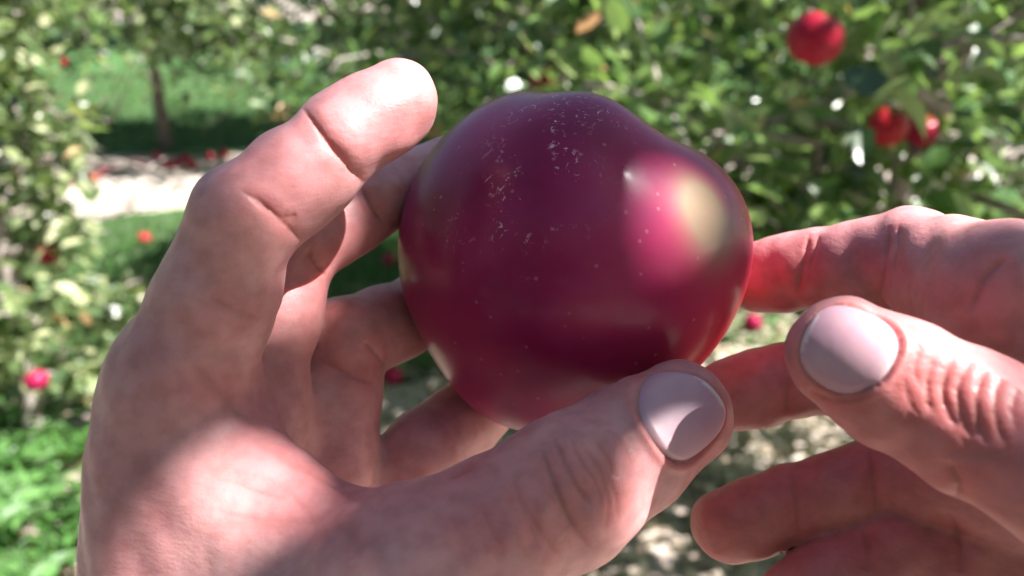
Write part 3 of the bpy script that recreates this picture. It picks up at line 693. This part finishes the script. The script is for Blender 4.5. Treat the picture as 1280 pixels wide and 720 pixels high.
for i, (xy, lb) in enumerate(far):
    c = copy_tree((T0, T1)[i % 2]); c.location = (*xy, 0); c.rotation_euler.z = 1.3*i+.7; c['label'] = lb
for i in range(9):
    c = copy_tree((T0, T1)[i % 2]); c.location = (-13+3.1*i, 15.5+.25*i+.3*(i % 3), 0); c.rotation_euler.z = 2.1*i; c.scale = (1.35, 1.35, 1.35); c['label'] = 'distant apple tree in the last row seen through the nearer trees'; c['group'] = 'distant row of apple trees'

for i, (x, y, k) in enumerate(((-3.2, -1.6, 0), (-1.2, -2.0, 1), (1.0, -2.1, 0), (-3.4, 1.0, 1))):
    c = copy_tree((T0, T1)[k]); c.location = (x, y, 0); c.rotation_euler.z = 1.9*i; c['label'] = 'apple tree of the row behind the photographer'; c['group'] = 'apple trees behind the photographer'
# ------------------------------------------------------------------ apples in the trees and on the ground
va, qa, ba = apple_mesh(.040, lobes=.03, cav=.28, nth=40, nph=28)
def small_apple(loc, tilt, label, group, s=1.0, proto=[None]):
    if proto[0] is None:
        o = obj('apple', va, qa, M_APPLE2, attrs={'bowl': ba}, origin=np.zeros(3)); v, f = tube_mesh([(0, 0, .022), (.001, 0, .035), (.004, 0, .048)], .0016, 6); obj('stem', v, f, M_STEM, parent=o); proto[0] = o
    else:
        o = copy_tree(proto[0])
    o.location = loc; o.rotation_euler = tilt; o.scale = (s, s, s); tag(o, label, 'apple', group); return o
hang = [((1018, 50, .98), 'glossy red apple hanging in the tree above the right hand', .85), ((1108, 160, 1.42), 'dark red apple in the leaves right above the right forefinger', .9), ((1152, 164, 1.52), 'small red apple beside the other at the right in the leaves', .8),
        ((680, 100, 2.2), 'red apple hanging just above the held apple', 1.0), ((46, 476, 1.75), 'small bright red apple low in the slender tree at left', .62),
        ((62, 72, 5.9), 'small red apple hanging at the far left of the far trees', .9), ((80, 78, 6.2), 'right one of two tiny red apples at the upper left', .9), ((128, 70, 6.5), 'tiny red apple between far leaves above the dark grass', .9),
        ((62, 318, 2.3), 'reddish apple against the pale trunk at left', .8)]
for i, ((x, y, d), lb, s) in enumerate(hang): small_apple(P(x, y, d), (.3*math.sin(i*2.1), .4*math.cos(i*1.7), i), lb, 'apples hanging in the trees', s)
rr = np.random.default_rng(21)
spots = [(128, 214), (140, 210), (172, 203), (180, 208), (202, 200), (210, 207), (222, 204), (232, 198), (196, 196), (150, 206), (118, 222), (96, 226), (240, 206), (262, 196), (280, 193)]
for x, y in spots:
    g = ground_at(x, y, .035); small_apple(g, (rr.uniform(0, 6), rr.uniform(0, 6), 0), 'fallen apple among others along the pale strip under the far trees', 'fallen apples on the pale strip', 1.0)
for (x, y), lb in (((180, 299), 'single fallen apple lying on the sunny grass at left'), ((940, 404), 'fallen red apple on the ground between apple and right thumb'), ((486, 327), 'red apple lying in the shade seen between the left fingers'), ((490, 470), 'fallen apple in the gap above the left little finger')):
    small_apple(ground_at(x, y, .035), (1.2, .5, 2), lb, 'single fallen apples')

# ------------------------------------------------------------------ grass, litter, weeds
def blades(n, area, hgt, r, seedtone=1):
    x = r.uniform(*area[0], n); y = r.uniform(*area[1], n)+.12*x
    az = r.uniform(0, 2*np.pi, n); h = hgt*r.uniform(.5, 1.3, n); w = .0035*(1+hgt*4); ln = r.normal(0, .4, (n, 2))*h[:, None]
    b0 = np.stack([x-np.cos(az)*w, y-np.sin(az)*w, np.zeros(n)], 1); b1 = np.stack([x+np.cos(az)*w, y+np.sin(az)*w, np.zeros(n)], 1)
    m = np.stack([x+ln[:, 0]*.4, y+ln[:, 1]*.4, h*.6], 1); t = np.stack([x+ln[:, 0], y+ln[:, 1], h], 1)
    V = np.stack([b0, b1, m, t], 1).reshape(-1, 3); Q = (np.array([[0, 1, 2], [0, 2, 3], [1, 3, 2]])[None]+4*np.arange(n)[:, None, None]).reshape(-1, 3)
    return V, Q, np.repeat(r.random(n), 4)
r = np.random.default_rng(5)
v, q, t = blades(60000, ((-4.2, .8), (2.75, 5.0)), .055, r); o = obj('grass', v, q, M_GRASS, attrs={'tone': t}, smooth=False); tag(o, 'sunlit mown grass between the trees', 'grass', kind='stuff')
v, q, t = blades(50000, ((-8, 2), (7.2, 12.5)), .07, r); o = obj('grass', v, q, M_GRASS, attrs={'tone': t}, smooth=False); tag(o, 'shaded grass alley under the far trees', 'grass', kind='stuff')
n = 15000; pos = np.stack([r.uniform(-2.2, 2.6, n), r.uniform(.6, 3.6, n), r.uniform(.004, .02, n)], 1)
v, q, t = leaves(pos, .045, r, droop=0, tone=r.random(n)**.7); v[:, 2] = np.abs(v[:, 2])*.7+.003
o = obj('leaf_litter', v, q, M_LITTER, attrs={'tone': t}, smooth=False); tag(o, 'dry leaves and chips scattered over the bare soil under the trees', 'leaf litter', kind='stuff')
def weed(px, py, seed, h, label):
    r = np.random.default_rng(seed); g = ground_at(px, py); root = empty('weed', g); tag(root, label, 'plant', 'leafy weeds at the lower left')
    pos, dirs, TV, TF, off = [], [], [], [], 0
    for i in range(11):
        a = r.uniform(0, 6.28); d = np.array([math.cos(a), math.sin(a), 0]); L0 = h*r.uniform(.7, 1.2)
        s = np.linspace(0, 1, 12)[:, None]; pth = g+d*L0*.75*s+np.array([0, 0, 1.])*L0*(s*1.2-.55*s**2)
        v, f = tube_mesh(pth, np.linspace(.003, .001, 12), 5); TV.append(v); TF += [[q+off for q in ff] for ff in f]; off += len(v)
        sd_ = np.cross(d, [0, 0, 1])
        for k in range(2, 12):
            for sg in (-1, 1): pos.append(pth[k]); dirs.append(sd_*sg*1.6+d*.8+np.array([0, 0, .15]))
    obj('stems', np.concatenate(TV), TF, M_FERN, parent=root, attrs={'tone': np.full(off, .4)})
    pos, dirs = np.array(pos), np.array(dirs)
    v, q, t = leaves(pos, h*.24, r, droop=0, wide=.75, outd=dirs*2, tone=r.random(len(pos))); obj('foliage', v, q, M_FERN, parent=root, attrs={'tone': t}, smooth=False)
for i, (x, y, h, lb) in enumerate(((20, 640, .26, 'bright green feathery weed at the bottom left corner'), (60, 590, .24, 'feathery weed beside the back of the left hand'), (-20, 560, .28, 'feathery weed cut by the left edge under the slender tree'), (45, 730, .26, 'lowest feathery weed under the left edge of the photo'), (100, 650, .2, 'small weed half behind the back of the left hand'), (-30, 700, .28, 'weed at the very lower left corner'))):
    weed(x, y, 30+i, h, lb)
